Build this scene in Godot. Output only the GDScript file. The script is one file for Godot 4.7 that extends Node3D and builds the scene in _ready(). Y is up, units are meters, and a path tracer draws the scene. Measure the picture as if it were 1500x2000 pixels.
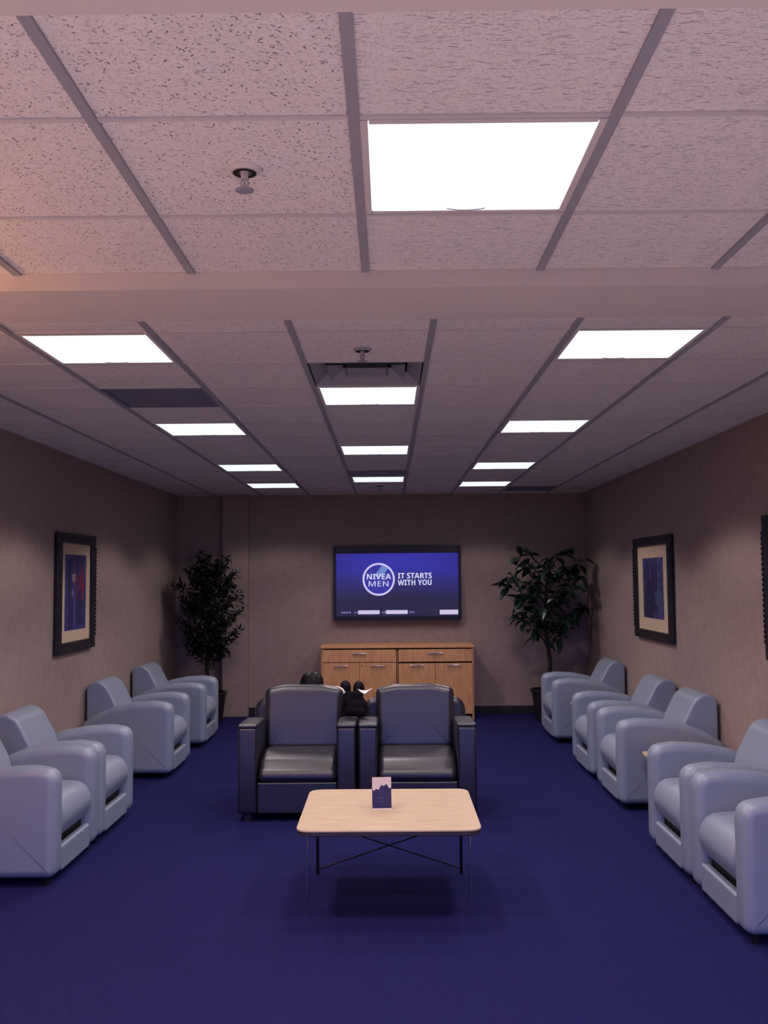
extends Node3D
# Airport-style TV lounge. x right, y up, depth d runs along -z from the camera. Metres.

const T := 0.61            # ceiling module
const CY := 2.798          # ceiling height
const CAM_Y := 1.73
const WL := -2.715         # left wall face
const WR := 2.5            # right wall face
const FAR := 12.4          # far wall depth
const BACK := -3.0         # wall behind the camera
const FX := -0.415         # far bay grid origin
const FD := 4.142
const NX := -0.074         # near bay grid origin
const ND := 2.188
const PANEL_ENERGY := 1.65   # one panel; the farther rows are set weaker to darken the far end
const PANEL_COLOR := Color(1.0, 0.925, 0.92)

var taken := {}
var M := {}

# ------------------------------------------------------------------ naming
func numbered(called: String) -> String:
	if not taken.has(called):
		taken[called] = 0
		return called
	taken[called] += 1
	return "%s_%03d" % [called, taken[called]]

func tag(o: Node, label: String, category: String, group := "", kind := "") -> void:
	if label: o.set_meta("label", label)
	if category: o.set_meta("category", category)
	if group: o.set_meta("group", group)
	if kind: o.set_meta("kind", kind)

func thing(called: String, at: Vector3, turn: float, label: String, category: String, group := "") -> Node3D:
	var o := Node3D.new()
	o.name = numbered(called)
	add_child(o)
	o.position = at
	o.rotation.y = turn
	tag(o, label, category, group)
	return o

func structure(called: String, label: String, category: String) -> Node3D:
	var o := Node3D.new()
	o.name = called
	add_child(o)
	tag(o, label, category, "", "structure")
	return o

func part(called: String, mesh: Mesh, mat: Material, parent: Node, at := Vector3.ZERO, rot := Vector3.ZERO) -> MeshInstance3D:
	var o := MeshInstance3D.new()
	o.name = called
	o.mesh = mesh
	o.material_override = mat
	parent.add_child(o, true)
	o.position = at
	o.rotation = rot
	return o

func copy(o: Node3D, label: String) -> Node3D:
	var c: Node3D = o.duplicate()
	c.name = numbered(String(o.name))
	add_child(c)
	c.set_meta("label", label)
	return c

func P(x: float, y: float, d: float) -> Vector3:
	return Vector3(x, y, -d)

# ------------------------------------------------------------------ meshes
func stool() -> SurfaceTool:
	var st := SurfaceTool.new()
	st.begin(Mesh.PRIMITIVE_TRIANGLES)
	return st

func tri(st: SurfaceTool, a: Vector3, b: Vector3, c: Vector3, na: Vector3, nb: Vector3, nc: Vector3, ua := Vector2.ZERO, ub := Vector2.ZERO, uc := Vector2.ZERO) -> void:
	var n := (b - a).cross(c - a)
	if n.length_squared() < 1e-16: return
	if n.dot(na + nb + nc) > 0.0:
		var t := b; b = c; c = t
		t = nb; nb = nc; nc = t
		var u := ub; ub = uc; uc = u
	st.set_normal(na); st.set_uv(ua); st.add_vertex(a)
	st.set_normal(nb); st.set_uv(ub); st.add_vertex(b)
	st.set_normal(nc); st.set_uv(uc); st.add_vertex(c)

func flat_quad(st: SurfaceTool, c: Vector3, ux: Vector3, uy: Vector3) -> void:
	# a rectangle with half axes ux, uy, image upright
	var n := ux.cross(uy).normalized()
	var a := c - ux - uy; var b := c + ux - uy; var e := c + ux + uy; var f := c - ux + uy
	tri(st, a, b, e, n, n, n, Vector2(0, 1), Vector2(1, 1), Vector2(1, 0))
	tri(st, a, e, f, n, n, n, Vector2(0, 1), Vector2(1, 0), Vector2(0, 0))

func steps_of(h: float, r: float, seg: int, nflat: int) -> PackedFloat32Array:
	var out := PackedFloat32Array()
	var q := h - r
	for i in seg:
		out.append(-q - r * tan(PI / 4 * (1.0 - float(i) / seg)))
	for i in nflat + 1:
		out.append(-q + 2.0 * q * i / nflat)
	for i in seg:
		out.append(q + r * tan(PI / 4 * float(i + 1) / seg))
	return out

# rounded box; crown swells the six faces softly (a cushion)
func rbox(size: Vector3, r: float, seg := 2, nflat := 1, crown := Vector3.ZERO, into: SurfaceTool = null, xf := Transform3D.IDENTITY) -> Mesh:
	var st := into if into else stool()
	var h := size / 2
	r = minf(r, minf(h.x, minf(h.y, h.z)) * 0.98)
	var q := h - Vector3(r, r, r)
	var bend := func(p: Vector3) -> Array:
		var inner := p.clamp(-q, q)
		var n := (p - inner).normalized()
		var s := inner + n * r
		if crown != Vector3.ZERO:
			var k := Vector3(1 - pow(s.x / h.x, 2), 1 - pow(s.y / h.y, 2), 1 - pow(s.z / h.z, 2))
			var lift := Vector3(crown.x * n.x * k.y * k.z, crown.y * n.y * k.x * k.z, crown.z * n.z * k.x * k.y)
			s += lift
			n = (n + Vector3(2 * s.x / (h.x * h.x) * (crown.y * absf(n.y) * k.z + crown.z * absf(n.z) * k.y), 2 * s.y / (h.y * h.y) * (crown.x * absf(n.x) * k.z + crown.z * absf(n.z) * k.x), 2 * s.z / (h.z * h.z) * (crown.x * absf(n.x) * k.y + crown.y * absf(n.y) * k.x))).normalized()
		return [xf * s, (xf.basis * n).normalized()]
	for axis in 3:
		var ia := (axis + 1) % 3
		var ib := (axis + 2) % 3
		var ga := steps_of(h[ia], r, seg, nflat)
		var gb := steps_of(h[ib], r, seg, nflat)
		for side in [-1.0, 1.0]:
			var grid := []
			for a in ga:
				var row := []
				for b in gb:
					var p := Vector3.ZERO
					p[axis] = side * h[axis]; p[ia] = a; p[ib] = b
					row.append(bend.call(p))
				grid.append(row)
			for i in ga.size() - 1:
				for j in gb.size() - 1:
					var k0: Array = grid[i][j]; var k1: Array = grid[i + 1][j]; var k2: Array = grid[i + 1][j + 1]; var k3: Array = grid[i][j + 1]
					tri(st, k0[0], k1[0], k2[0], k0[1], k1[1], k2[1])
					tri(st, k0[0], k2[0], k3[0], k0[1], k2[1], k3[1])
	return null if into else st.commit()

func bx(size: Vector3) -> Mesh:
	var b := BoxMesh.new()
	b.size = size
	return b

func fillet(poly: Array, radii: Array, seg := 5) -> PackedVector2Array:
	var out := PackedVector2Array()
	var n := poly.size()
	for i in n:
		var p: Vector2 = poly[i]
		var a: Vector2 = poly[(i + n - 1) % n]
		var b: Vector2 = poly[(i + 1) % n]
		var r: float = radii[i]
		if r <= 0.0:
			out.append(p); continue
		var da := (a - p).normalized(); var db := (b - p).normalized()
		var half := acos(clampf(da.dot(db), -1, 1)) / 2
		var l := minf(r / tan(half), minf(a.distance_to(p), b.distance_to(p)) * 0.49)
		var s := p + da * l; var e := p + db * l
		for k in seg + 1:
			var t := float(k) / seg
			out.append(s.lerp(p, t).lerp(p.lerp(e, t), t))
	return out

# profile in (z, y), swept along x with softly rounded side edges
func slab(profile: PackedVector2Array, width: float, r: float, seg := 3) -> Mesh:
	var st := stool()
	var n := profile.size()
	var area := 0.0
	for i in n:
		area += profile[i].cross(profile[(i + 1) % n])
	var nor := PackedVector2Array()
	for i in n:
		var e0 := (profile[i] - profile[(i + n - 1) % n]).normalized()
		var e1 := (profile[(i + 1) % n] - profile[i]).normalized()
		var t := (e0 + e1).normalized()
		nor.append(Vector2(t.y, -t.x) * (1.0 if area > 0 else -1.0))
	var rings := []
	for s in [-1.0, 1.0]:
		for k in seg + 1:
			var th := PI / 2 * (float(k) / seg if s < 0 else 1.0 - float(k) / seg)
			var row := []
			for i in n:
				var p := profile[i] - nor[i] * r * (1.0 - sin(th))
				var x: float = s * (width / 2 - r * (1.0 - cos(th)))
				row.append([Vector3(x, p.y, p.x), Vector3(s * cos(th), nor[i].y * sin(th), nor[i].x * sin(th)).normalized()])
			rings.append(row)
	for k in rings.size() - 1:
		for i in n:
			var j := (i + 1) % n
			var a: Array = rings[k][i]; var b: Array = rings[k][j]; var c: Array = rings[k + 1][j]; var d: Array = rings[k + 1][i]
			tri(st, a[0], b[0], c[0], a[1], b[1], c[1])
			tri(st, a[0], c[0], d[0], a[1], c[1], d[1])
	for s in [0, rings.size() - 1]:
		var cap := PackedVector2Array()
		for v in rings[s]:
			cap.append(Vector2(v[0].z, v[0].y))
		var mid := Vector2.ZERO
		for v in cap: mid += v / cap.size()
		var hub := Vector3(rings[s][0][0].x, mid.y, mid.x)
		var nn := Vector3(-1 if s == 0 else 1, 0, 0)
		for i in n:
			tri(st, hub, rings[s][i][0], rings[s][(i + 1) % n][0], nn, nn, nn)
	return st.commit()

func tube(st: SurfaceTool, path: Array, radii: Array, sides := 10) -> void:
	var rows := []
	for i in path.size():
		var p: Vector3 = path[i]
		var a: Vector3 = path[maxi(i - 1, 0)]
		var b: Vector3 = path[mini(i + 1, path.size() - 1)]
		var t := (b - a).normalized()
		var u := t.cross(Vector3.UP if absf(t.y) < 0.9 else Vector3.RIGHT).normalized()
		var v := t.cross(u).normalized()
		var row := []
		for k in sides:
			var an := TAU * k / sides
			var n := u * cos(an) + v * sin(an)
			row.append([p + n * float(radii[i]), n])
		rows.append(row)
	for i in path.size() - 1:
		for k in sides:
			var j := (k + 1) % sides
			var a: Array = rows[i][k]; var b: Array = rows[i][j]; var c: Array = rows[i + 1][j]; var d: Array = rows[i + 1][k]
			tri(st, a[0], b[0], c[0], a[1], b[1], c[1])
			tri(st, a[0], c[0], d[0], a[1], c[1], d[1])
	for e in [0, path.size() - 1]:
		var inward: Vector3 = path[1] if e == 0 else path[path.size() - 2]
		var nn: Vector3 = (path[e] - inward).normalized()
		for k in sides:
			tri(st, path[e], rows[e][k][0], rows[e][(k + 1) % sides][0], nn, nn, nn)

func rod(a: Vector3, b: Vector3, r: float, sides := 10) -> Mesh:
	var st := stool()
	tube(st, [a, b], [r, r], sides)
	return st.commit()

# profile of (radius, y) turned round the y axis; smooth along the run, sharp where points repeat
func lathe(profile: Array, sides := 24) -> Mesh:
	var st := stool()
	for i in profile.size() - 1:
		var p0: Vector2 = profile[i]; var p1: Vector2 = profile[i + 1]
		var dd := (p1 - p0)
		if dd.length() < 1e-6: continue
		var nn := Vector2(dd.y, -dd.x).normalized()
		for k in sides:
			var a0 := TAU * k / sides; var a1 := TAU * (k + 1) / sides
			var d0 := Vector3(cos(a0), 0, sin(a0)); var d1 := Vector3(cos(a1), 0, sin(a1))
			var n0 := d0 * nn.x + Vector3.UP * nn.y; var n1 := d1 * nn.x + Vector3.UP * nn.y
			var A := d0 * p0.x + Vector3.UP * p0.y; var B := d1 * p0.x + Vector3.UP * p0.y
			var C := d1 * p1.x + Vector3.UP * p1.y; var D := d0 * p1.x + Vector3.UP * p1.y
			tri(st, A, B, C, n0, n1, n1)
			tri(st, A, C, D, n0, n1, n0)
	return st.commit()

# smooth union of tapered capsules, meshed as surface nets. bones: [a, b, ra, rb]
func flesh(bones: Array, cell: float, blend: float) -> Mesh:
	var lo := Vector3.ONE * 1e9; var hi := -lo
	for b in bones:
		var rr: float = maxf(b[2], b[3]) + cell * 3
		for e in 2:
			lo = lo.min(b[e] - Vector3.ONE * rr); hi = hi.max(b[e] + Vector3.ONE * rr)
	var nx := int((hi.x - lo.x) / cell) + 2; var ny := int((hi.y - lo.y) / cell) + 2; var nz := int((hi.z - lo.z) / cell) + 2
	var fld := PackedFloat32Array()
	fld.resize(nx * ny * nz); fld.fill(1.0)
	for b in bones:
		var a: Vector3 = b[0]; var ab: Vector3 = b[1] - a
		var ra: float = b[2]; var rb: float = b[3]
		var l2 := maxf(ab.length_squared(), 1e-9)
		var rr := maxf(ra, rb) + maxf(blend, cell * 2.5)
		var m0: Vector3 = ((a.min(b[1]) - Vector3.ONE * rr - lo) / cell).floor().max(Vector3.ZERO)
		var m1: Vector3 = ((a.max(b[1]) + Vector3.ONE * rr - lo) / cell).ceil()
		for i in range(int(m0.x), mini(int(m1.x) + 1, nx)):
			for j in range(int(m0.y), mini(int(m1.y) + 1, ny)):
				for k in range(int(m0.z), mini(int(m1.z) + 1, nz)):
					var p := lo + Vector3(i, j, k) * cell
					var t := clampf((p - a).dot(ab) / l2, 0, 1)
					var d := (p - a - ab * t).length() - lerpf(ra, rb, t)
					var w := (i * ny + j) * nz + k
					var o := fld[w]
					var hh := clampf(0.5 + 0.5 * (o - d) / blend, 0, 1)
					fld[w] = lerpf(o, d, hh) - blend * hh * (1.0 - hh)
	var at := {}
	var verts := []
	var nors := []
	for i in nx - 1:
		for j in ny - 1:
			for k in nz - 1:
				var w := (i * ny + j) * nz + k
				var v := [fld[w], fld[w + 1], fld[w + nz], fld[w + nz + 1], fld[w + ny * nz], fld[w + ny * nz + 1], fld[w + ny * nz + nz], fld[w + ny * nz + nz + 1]]
				var neg := 0
				for q in v:
					if q < 0: neg += 1
				if neg == 0 or neg == 8: continue
				var sum := Vector3.ZERO; var cnt := 0
				for e in [[0, 1], [2, 3], [4, 5], [6, 7], [0, 2], [1, 3], [4, 6], [5, 7], [0, 4], [1, 5], [2, 6], [3, 7]]:
					var fa: float = v[e[0]]; var fb: float = v[e[1]]
					if (fa < 0) != (fb < 0):
						var ca := Vector3(e[0] >> 2, (e[0] >> 1) & 1, e[0] & 1); var cb := Vector3(e[1] >> 2, (e[1] >> 1) & 1, e[1] & 1)
						sum += ca.lerp(cb, fa / (fa - fb)); cnt += 1
				at[w] = verts.size()
				verts.append(lo + (Vector3(i, j, k) + sum / cnt) * cell)
				nors.append(Vector3(v[4] + v[5] + v[6] + v[7] - v[0] - v[1] - v[2] - v[3], v[2] + v[3] + v[6] + v[7] - v[0] - v[1] - v[4] - v[5], v[1] + v[3] + v[5] + v[7] - v[0] - v[2] - v[4] - v[6]).normalized())
	var st := stool()
	var strides := [ny * nz, nz, 1]
	for w in at:
		for ax in 3:
			var o: int = w + strides[ax]
			if o >= fld.size() or (fld[w] < 0) == (fld[o] < 0): continue
			var s1: int = strides[(ax + 1) % 3]; var s2: int = strides[(ax + 2) % 3]
			if not (at.has(w - s1) and at.has(w - s2) and at.has(w - s1 - s2)): continue
			var A: int = at[w]; var B: int = at[w - s1]; var C: int = at[w - s1 - s2]; var D: int = at[w - s2]
			tri(st, verts[A], verts[B], verts[C], nors[A], nors[B], nors[C])
			tri(st, verts[A], verts[C], verts[D], nors[A], nors[C], nors[D])
	return st.commit()

# ------------------------------------------------------------------ materials
func mat(called: String, c: Color, rough := 0.8, metal := 0.0) -> StandardMaterial3D:
	var m := StandardMaterial3D.new()
	m.resource_name = called
	m.albedo_color = c
	m.roughness = rough
	m.metallic = metal
	M[called] = m
	return m

func noise_tex(freq: float, a: Color, b: Color, size := 512, oct := 3, seed_ := 1, stretch := false) -> NoiseTexture2D:
	var n := FastNoiseLite.new()
	n.noise_type = FastNoiseLite.TYPE_SIMPLEX_SMOOTH
	n.seed = seed_
	n.frequency = freq
	n.fractal_octaves = oct
	var g := Gradient.new()
	g.set_color(0, a); g.set_color(1, b)
	var t := NoiseTexture2D.new()
	t.width = size; t.height = size
	t.seamless = true
	t.noise = n
	t.color_ramp = g
	return t

func triplanar(m: StandardMaterial3D, scale: Vector3) -> void:
	m.uv1_triplanar = true
	m.uv1_world_triplanar = true
	m.uv1_scale = scale

# mineral-fibre board: pin holes and short fissures in a pale ground; directional = fissures all run one way
func tile_image(directional: bool, seed_: int) -> Array:
	var rng := RandomNumberGenerator.new()
	rng.seed = seed_
	var s := 1024
	var img := Image.create(s, s, false, Image.FORMAT_RGB8)
	var hgt := Image.create(s, s, false, Image.FORMAT_RGB8)
	img.fill(Color(1, 1, 1)); hgt.fill(Color(0.7, 0.7, 0.7))
	for i in 26000:
		var x := rng.randi_range(0, s - 3); var y := rng.randi_range(0, s - 3)
		var v := rng.randf_range(0.86, 1.0)
		img.fill_rect(Rect2i(x, y, rng.randi_range(2, 6), rng.randi_range(2, 5)), Color(v, v, v))
		var u := rng.randf_range(0.5, 0.95)
		hgt.fill_rect(Rect2i(x, y, rng.randi_range(3, 9), rng.randi_range(3, 8)), Color(u, u, u))
	for i in (2600 if directional else 1700):
		var x := rng.randf_range(8, s - 40); var y := rng.randf_range(8, s - 16)
		var an := rng.randf_range(-0.25, 0.25) if directional else rng.randf_range(0, PI)
		var l := rng.randf_range(6, 22) if directional else rng.randf_range(2, 9)
		var v := rng.randf_range(0.55, 0.8) if directional else rng.randf_range(0.45, 0.82)
		var th := 1 if directional and rng.randf() < 0.7 else 2
		var k := 0.0
		while k < l:
			var px := clampi(int(x + cos(an) * k), 0, s - 4); var py := clampi(int(y + sin(an) * k), 0, s - 4)
			img.fill_rect(Rect2i(px, py, 2 if directional else th + 1, th), Color(v, v, v * 1.04))
			hgt.fill_rect(Rect2i(px, py, th + 1, th), Color(0.1, 0.1, 0.1))
			k += 1.0
	img.generate_mipmaps(); hgt.generate_mipmaps()
	return [ImageTexture.create_from_image(img), ImageTexture.create_from_image(hgt)]

func carpet_image() -> Array:
	var rng := RandomNumberGenerator.new()
	rng.seed = 77
	var s := 1024
	var img := Image.create(s, s, false, Image.FORMAT_RGB8)
	var hgt := Image.create(s, s, false, Image.FORMAT_RGB8)
	img.fill(Color(0.80, 0.80, 0.82)); hgt.fill(Color(0.15, 0.15, 0.15))
	# loops in slanting ribs, 128 ribs of 64 loops
	for i in 64:
		for j in 128:
			var v := rng.randf_range(0.78, 1.0)
			if rng.randf() < 0.06: v = 1.0
			var x := i * 16 + (j % 4) * 4; var y := j * 8
			img.fill_rect(Rect2i(x % s, y, 10, 5), Color(v, v, v))
			hgt.fill_rect(Rect2i(x % s, y, 11, 6), Color(0.6, 0.6, 0.6))
			hgt.fill_rect(Rect2i((x + 3) % s, y + 1, 5, 3), Color(0.95, 0.95, 0.95))
	img.generate_mipmaps(); hgt.generate_mipmaps()
	return [ImageTexture.create_from_image(img), ImageTexture.create_from_image(hgt)]

func make_materials() -> void:
	var a := tile_image(false, 5)
	var m := mat("tile_pinhole", Color(0.88, 0.87, 0.87), 0.95)
	m.albedo_texture = a[0]; m.heightmap_enabled = true; m.heightmap_texture = a[1]; m.heightmap_scale = 0.25
	triplanar(m, Vector3(1.0, 1.0, 1.0))
	a = tile_image(true, 9)
	m = mat("tile_fissured", Color(0.88, 0.87, 0.87), 0.95)
	m.albedo_texture = a[0]; m.heightmap_enabled = true; m.heightmap_texture = a[1]; m.heightmap_scale = 0.12
	triplanar(m, Vector3(1.0, 1.0, 1.0))
	mat("grid_main", Color(0.58, 0.59, 0.63), 0.6)
	mat("grid_cross", Color(0.78, 0.77, 0.78), 0.6)
	mat("plaster", Color(0.80, 0.78, 0.77), 0.9)
	m = mat("wall_paint", Color(1, 1, 1), 0.85)
	m.albedo_texture = noise_tex(0.02, Color(0.575, 0.50, 0.49), Color(0.625, 0.545, 0.53), 512, 4, 3)
	triplanar(m, Vector3(0.8, 0.8, 0.8))
	mat("baseboard_vinyl", Color(0.10, 0.09, 0.11), 0.6)
	a = carpet_image()
	m = mat("carpet", Color(0.165, 0.165, 0.415), 0.98)
	m.albedo_texture = a[0]; m.heightmap_enabled = true; m.heightmap_texture = a[1]; m.heightmap_scale = 0.25
	triplanar(m, Vector3(1.0, 1.0, 1.0))
	m = mat("added_bounce_floor", Color(1, 1, 1), 0.5)
	m.albedo_texture = noise_tex(0.03, Color(0.80, 0.76, 0.74), Color(0.88, 0.85, 0.83), 512, 5, 8)
	triplanar(m, Vector3(0.7, 0.7, 0.7))
	m = mat("lens", Color(0.9, 0.9, 0.9), 0.4)
	m.emission_enabled = true; m.emission = Color(0.955, 0.995, 1.0); m.emission_energy_multiplier = 1.0
	mat("white_steel", Color(0.82, 0.80, 0.80), 0.45)
	mat("grey_steel", Color(0.58, 0.59, 0.64), 0.5, 0.2)
	mat("grille_grey", Color(0.42, 0.44, 0.55), 0.6)
	mat("duct_dark", Color(0.07, 0.07, 0.10), 0.9)
	mat("chrome", Color(0.75, 0.76, 0.80), 0.22, 1.0)
	mat("dark_steel", Color(0.12, 0.11, 0.14), 0.45, 0.6)
	m = mat("grey_fabric", Color(1, 1, 1), 0.42)
	m.albedo_texture = noise_tex(0.35, Color(0.48, 0.53, 0.62), Color(0.57, 0.61, 0.685), 512, 2, 4)
	m.metallic_specular = 0.6
	triplanar(m, Vector3(3, 3, 3))
	m = mat("leather", Color(1, 1, 1), 0.38)
	m.metallic_specular = 0.72
	m.albedo_texture = noise_tex(0.05, Color(0.075, 0.07, 0.14), Color(0.10, 0.09, 0.17), 512, 3, 6)
	m.heightmap_enabled = true; m.heightmap_texture = noise_tex(0.12, Color.BLACK, Color.WHITE, 512, 3, 12); m.heightmap_scale = 0.05
	triplanar(m, Vector3(3, 3, 3))
	mat("black_foot", Color(0.05, 0.045, 0.06), 0.5)
	m = mat("maple", Color(1, 1, 1), 0.42)
	m.albedo_texture = noise_tex(0.012, Color(0.77, 0.68, 0.57), Color(0.84, 0.745, 0.635), 512, 4, 21)
	triplanar(m, Vector3(0.6, 1.0, 3.0))
	mat("table_edge", Color(0.25, 0.20, 0.22), 0.5)
	m = mat("beech", Color(1, 1, 1), 0.45)
	m.albedo_texture = noise_tex(0.014, Color(0.78, 0.56, 0.38), Color(0.88, 0.655, 0.46), 512, 4, 31)
	triplanar(m, Vector3(2.6, 0.5, 2.6))
	mat("cabinet_gap", Color(0.09, 0.07, 0.08), 0.9)
	mat("tv_plastic", Color(0.07, 0.06, 0.09), 0.35)
	mat("frame_black", Color(0.075, 0.065, 0.11), 0.38)
	mat("mat_board", Color(0.80, 0.72, 0.62), 0.9)
	mat("leaf_dark", Color(0.07, 0.09, 0.08), 0.5)
	mat("leaf_green", Color(0.10, 0.18, 0.15), 0.35)
	mat("bark", Color(0.16, 0.12, 0.11), 0.9)
	mat("pot_glaze", Color(0.13, 0.11, 0.13), 0.4)
	mat("soil", Color(0.08, 0.06, 0.05), 1.0)
	mat("paper", Color(0.92, 0.88, 0.86), 0.8)
	mat("skin", Color(0.55, 0.38, 0.30), 0.6)
	mat("hair", Color(0.06, 0.05, 0.07), 0.45)
	mat("shirt", Color(0.86, 0.84, 0.85), 0.85)
	mat("trousers", Color(0.05, 0.045, 0.08), 0.9)
	mat("shoe", Color(0.075, 0.075, 0.12), 0.5)
	mat("jacket_cloth", Color(0.045, 0.04, 0.075), 0.9)
	for k in ["jacket_cloth", "hair", "trousers", "shoe", "carpet"]:
		M[k].metallic_specular = 0.22
	mat("brass", Color(0.7, 0.55, 0.3), 0.35, 1.0)
	m = mat("lamp_glow", Color(0.95, 0.8, 0.6), 0.6)
	m.emission_enabled = true; m.emission = Color(1.0, 0.72, 0.42); m.emission_energy_multiplier = 2.0
	m = mat("glass", Color(0.95, 0.97, 1.0, 0.08), 0.05)
	m.transparency = BaseMaterial3D.TRANSPARENCY_ALPHA

# ------------------------------------------------------------------ setting
func box_between(called: String, x0: float, x1: float, y0: float, y1: float, d0: float, d1: float, m: Material, parent: Node) -> MeshInstance3D:
	return part(called, bx(Vector3(x1 - x0, y1 - y0, d1 - d0)), m, parent, P((x0 + x1) / 2, (y0 + y1) / 2, (d0 + d1) / 2))

func build_shell() -> void:
	var f := structure("floor", "dark blue ribbed carpet over the whole lounge floor", "floor")
	box_between("carpet", WL - 0.1, WR + 0.1, -0.1, 0.0, 3.02, FAR + 0.1, M.carpet, f)
	box_between("added_bounce_floor", WL - 0.1, WR + 0.1, -0.1, 0.0, BACK - 0.1, 3.00, M.added_bounce_floor, f)  # pale floor added out of view to bounce light onto the near ceiling
	box_between("threshold_strip", WL, WR, -0.1, 0.004, 3.00, 3.02, M.dark_steel, f)
	var w := structure("wall_left", "taupe painted wall on the left behind grey armchairs", "wall")
	box_between("wall_face", WL - 0.15, WL, 0.0, CY + 0.2, BACK, FAR, M.wall_paint, w)
	w = structure("wall_right", "taupe painted wall on the right behind grey armchairs", "wall")
	box_between("wall_face", WR, WR + 0.15, 0.0, CY + 0.2, BACK, FAR, M.wall_paint, w)
	w = structure("wall_far", "taupe far wall that carries the television", "wall")
	box_between("wall_face", WL - 0.15, WR + 0.15, 0.0, CY + 0.2, FAR, FAR + 0.15, M.wall_paint, w)
	var t := structure("trim_1", "shallow wall pilaster beside the left plant", "trim")
	box_between("pilaster", -2.115, -1.79, 0.0, CY, FAR - 0.10, FAR, M.wall_paint, t)
	for b in [["baseboard_left", WL, WL + 0.012, BACK, FAR], ["baseboard_right", WR - 0.012, WR, BACK, FAR]]:
		var s := structure(b[0], "dark vinyl baseboard along the foot of the side wall", "baseboard")
		box_between("strip", b[1], b[2], 0.0, 0.10, b[3], b[4], M.baseboard_vinyl, s)
	var s2 := structure("baseboard_far", "dark vinyl baseboard along the foot of the far wall", "baseboard")
	box_between("strip", -1.79, WR, 0.0, 0.10, FAR - 0.012, FAR, M.baseboard_vinyl, s2)
	# dropped plaster beams across the ceiling
	t = structure("trim_2", "pale plaster beam dropped across the ceiling between the two bays", "beam")
	box_between("beam", WL, WR, CY - 0.058, CY + 0.1, 3.325, 3.743, M.plaster, t)
	t = structure("trim_3", "pale plaster beam along the top edge of the photograph", "beam")
	box_between("beam", WL, WR, CY - 0.058, CY + 0.1, 1.25, 1.67, M.plaster, t)
	# wall behind the camera, with a window added to let in cool fill
	w = structure("wall_back", "wall behind the camera round the added window", "wall")
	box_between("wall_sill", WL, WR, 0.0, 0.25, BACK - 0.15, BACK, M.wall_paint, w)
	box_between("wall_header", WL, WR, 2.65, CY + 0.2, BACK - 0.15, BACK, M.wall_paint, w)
	var win := structure("window_1", "unseen window added behind the camera for blue fill light", "window")
	box_between("added_window_pane", WL, WR, 0.25, 2.65, BACK - 0.08, BACK - 0.074, M.glass, win)
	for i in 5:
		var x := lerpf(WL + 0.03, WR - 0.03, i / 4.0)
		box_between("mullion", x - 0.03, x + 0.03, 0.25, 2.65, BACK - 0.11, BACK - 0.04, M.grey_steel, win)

func tile_span(a: float, b: float, lo: float, hi: float) -> Vector2:
	return Vector2(maxf(a, lo), minf(b, hi))

func lay_bay(c: Node3D, x0: float, d0: float, dmin: float, dmax: float, skip: Dictionary, pinhole: bool) -> void:
	var k0 := int(floor((WL - x0) / T)); var k1 := int(floor((WR - x0) / T))
	var r0 := int(floor((dmin - d0) / T)); var r1 := int(floor((dmax - d0) / T))
	for k in range(k0, k1 + 1):
		for r in range(r0, r1 + 1):
			if skip.has(Vector2i(k, r)): continue
			var xs := tile_span(x0 + k * T, x0 + (k + 1) * T, WL, WR)
			var ds := tile_span(d0 + r * T, d0 + (r + 1) * T, dmin, dmax)
			if xs.y - xs.x < 0.03 or ds.y - ds.x < 0.03: continue
			var m: Material = M.tile_pinhole if (pinhole and k < 0) or ((k * 7 + r * 3) % 5 == 0 and not pinhole) else M.tile_fissured
			part("tile", bx(Vector3(xs.y - xs.x - 0.004, 0.02, ds.y - ds.x - 0.004)), m, c, P((xs.x + xs.y) / 2, CY + 0.014, (ds.x + ds.y) / 2))
	for k in range(k0, k1 + 2):
		var x := x0 + k * T
		if x > WL and x < WR:
			part("grid_bar", bx(Vector3(0.027, 0.012, dmax - dmin)), M.grid_main, c, P(x, CY + 0.002, (dmin + dmax) / 2))
	for r in range(r0, r1 + 2):
		var d := d0 + r * T
		if d > dmin + 0.02 and d < dmax - 0.02:
			part("grid_bar", bx(Vector3(WR - WL, 0.008, 0.018)), M.grid_cross, c, P((WL + WR) / 2, CY + 0.003, d))

func build_ceiling() -> void:
	var c := structure("ceiling", "suspended ceiling of pale mineral tiles in a grey grid", "ceiling")
	box_between("deck", WL - 0.15, WR + 0.15, CY + 0.16, CY + 0.26, BACK - 0.15, FAR + 0.15, M.plaster, c)
	var skip := {}
	for r in [0, 4, 8, 11]:
		skip[Vector2i(-2, r)] = 1; skip[Vector2i(2, r)] = 1
	for r in [2, 6, 10, 1, 9]:
		skip[Vector2i(0, r)] = 1
	skip[Vector2i(-2, 2)] = 1
	skip[Vector2i(3, 12)] = 1
	var behind := {}
	for r in [-3, -5, -7]:
		for k in [-3, 0, 3]: behind[Vector2i(k, r)] = 1
	lay_bay(c, FX, FD, 3.743, FAR, skip, false)
	lay_bay(c, NX, ND, 1.67, 3.325, {Vector2i(0, 0): 1}, true)
	lay_bay(c, NX, ND, BACK, 1.25, behind, true)
	for b in [[3.743, FAR], [1.67, 3.325]]:
		box_between("wall_angle", WL, WL + 0.02, CY - 0.004, CY + 0.004, b[0], b[1], M.grid_cross, c)
		box_between("wall_angle", WR - 0.02, WR, CY - 0.004, CY + 0.004, b[0], b[1], M.grid_cross, c)
	box_between("wall_angle", WL, WR, CY - 0.004, CY + 0.004, FAR - 0.02, FAR, M.grid_cross, c)

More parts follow.
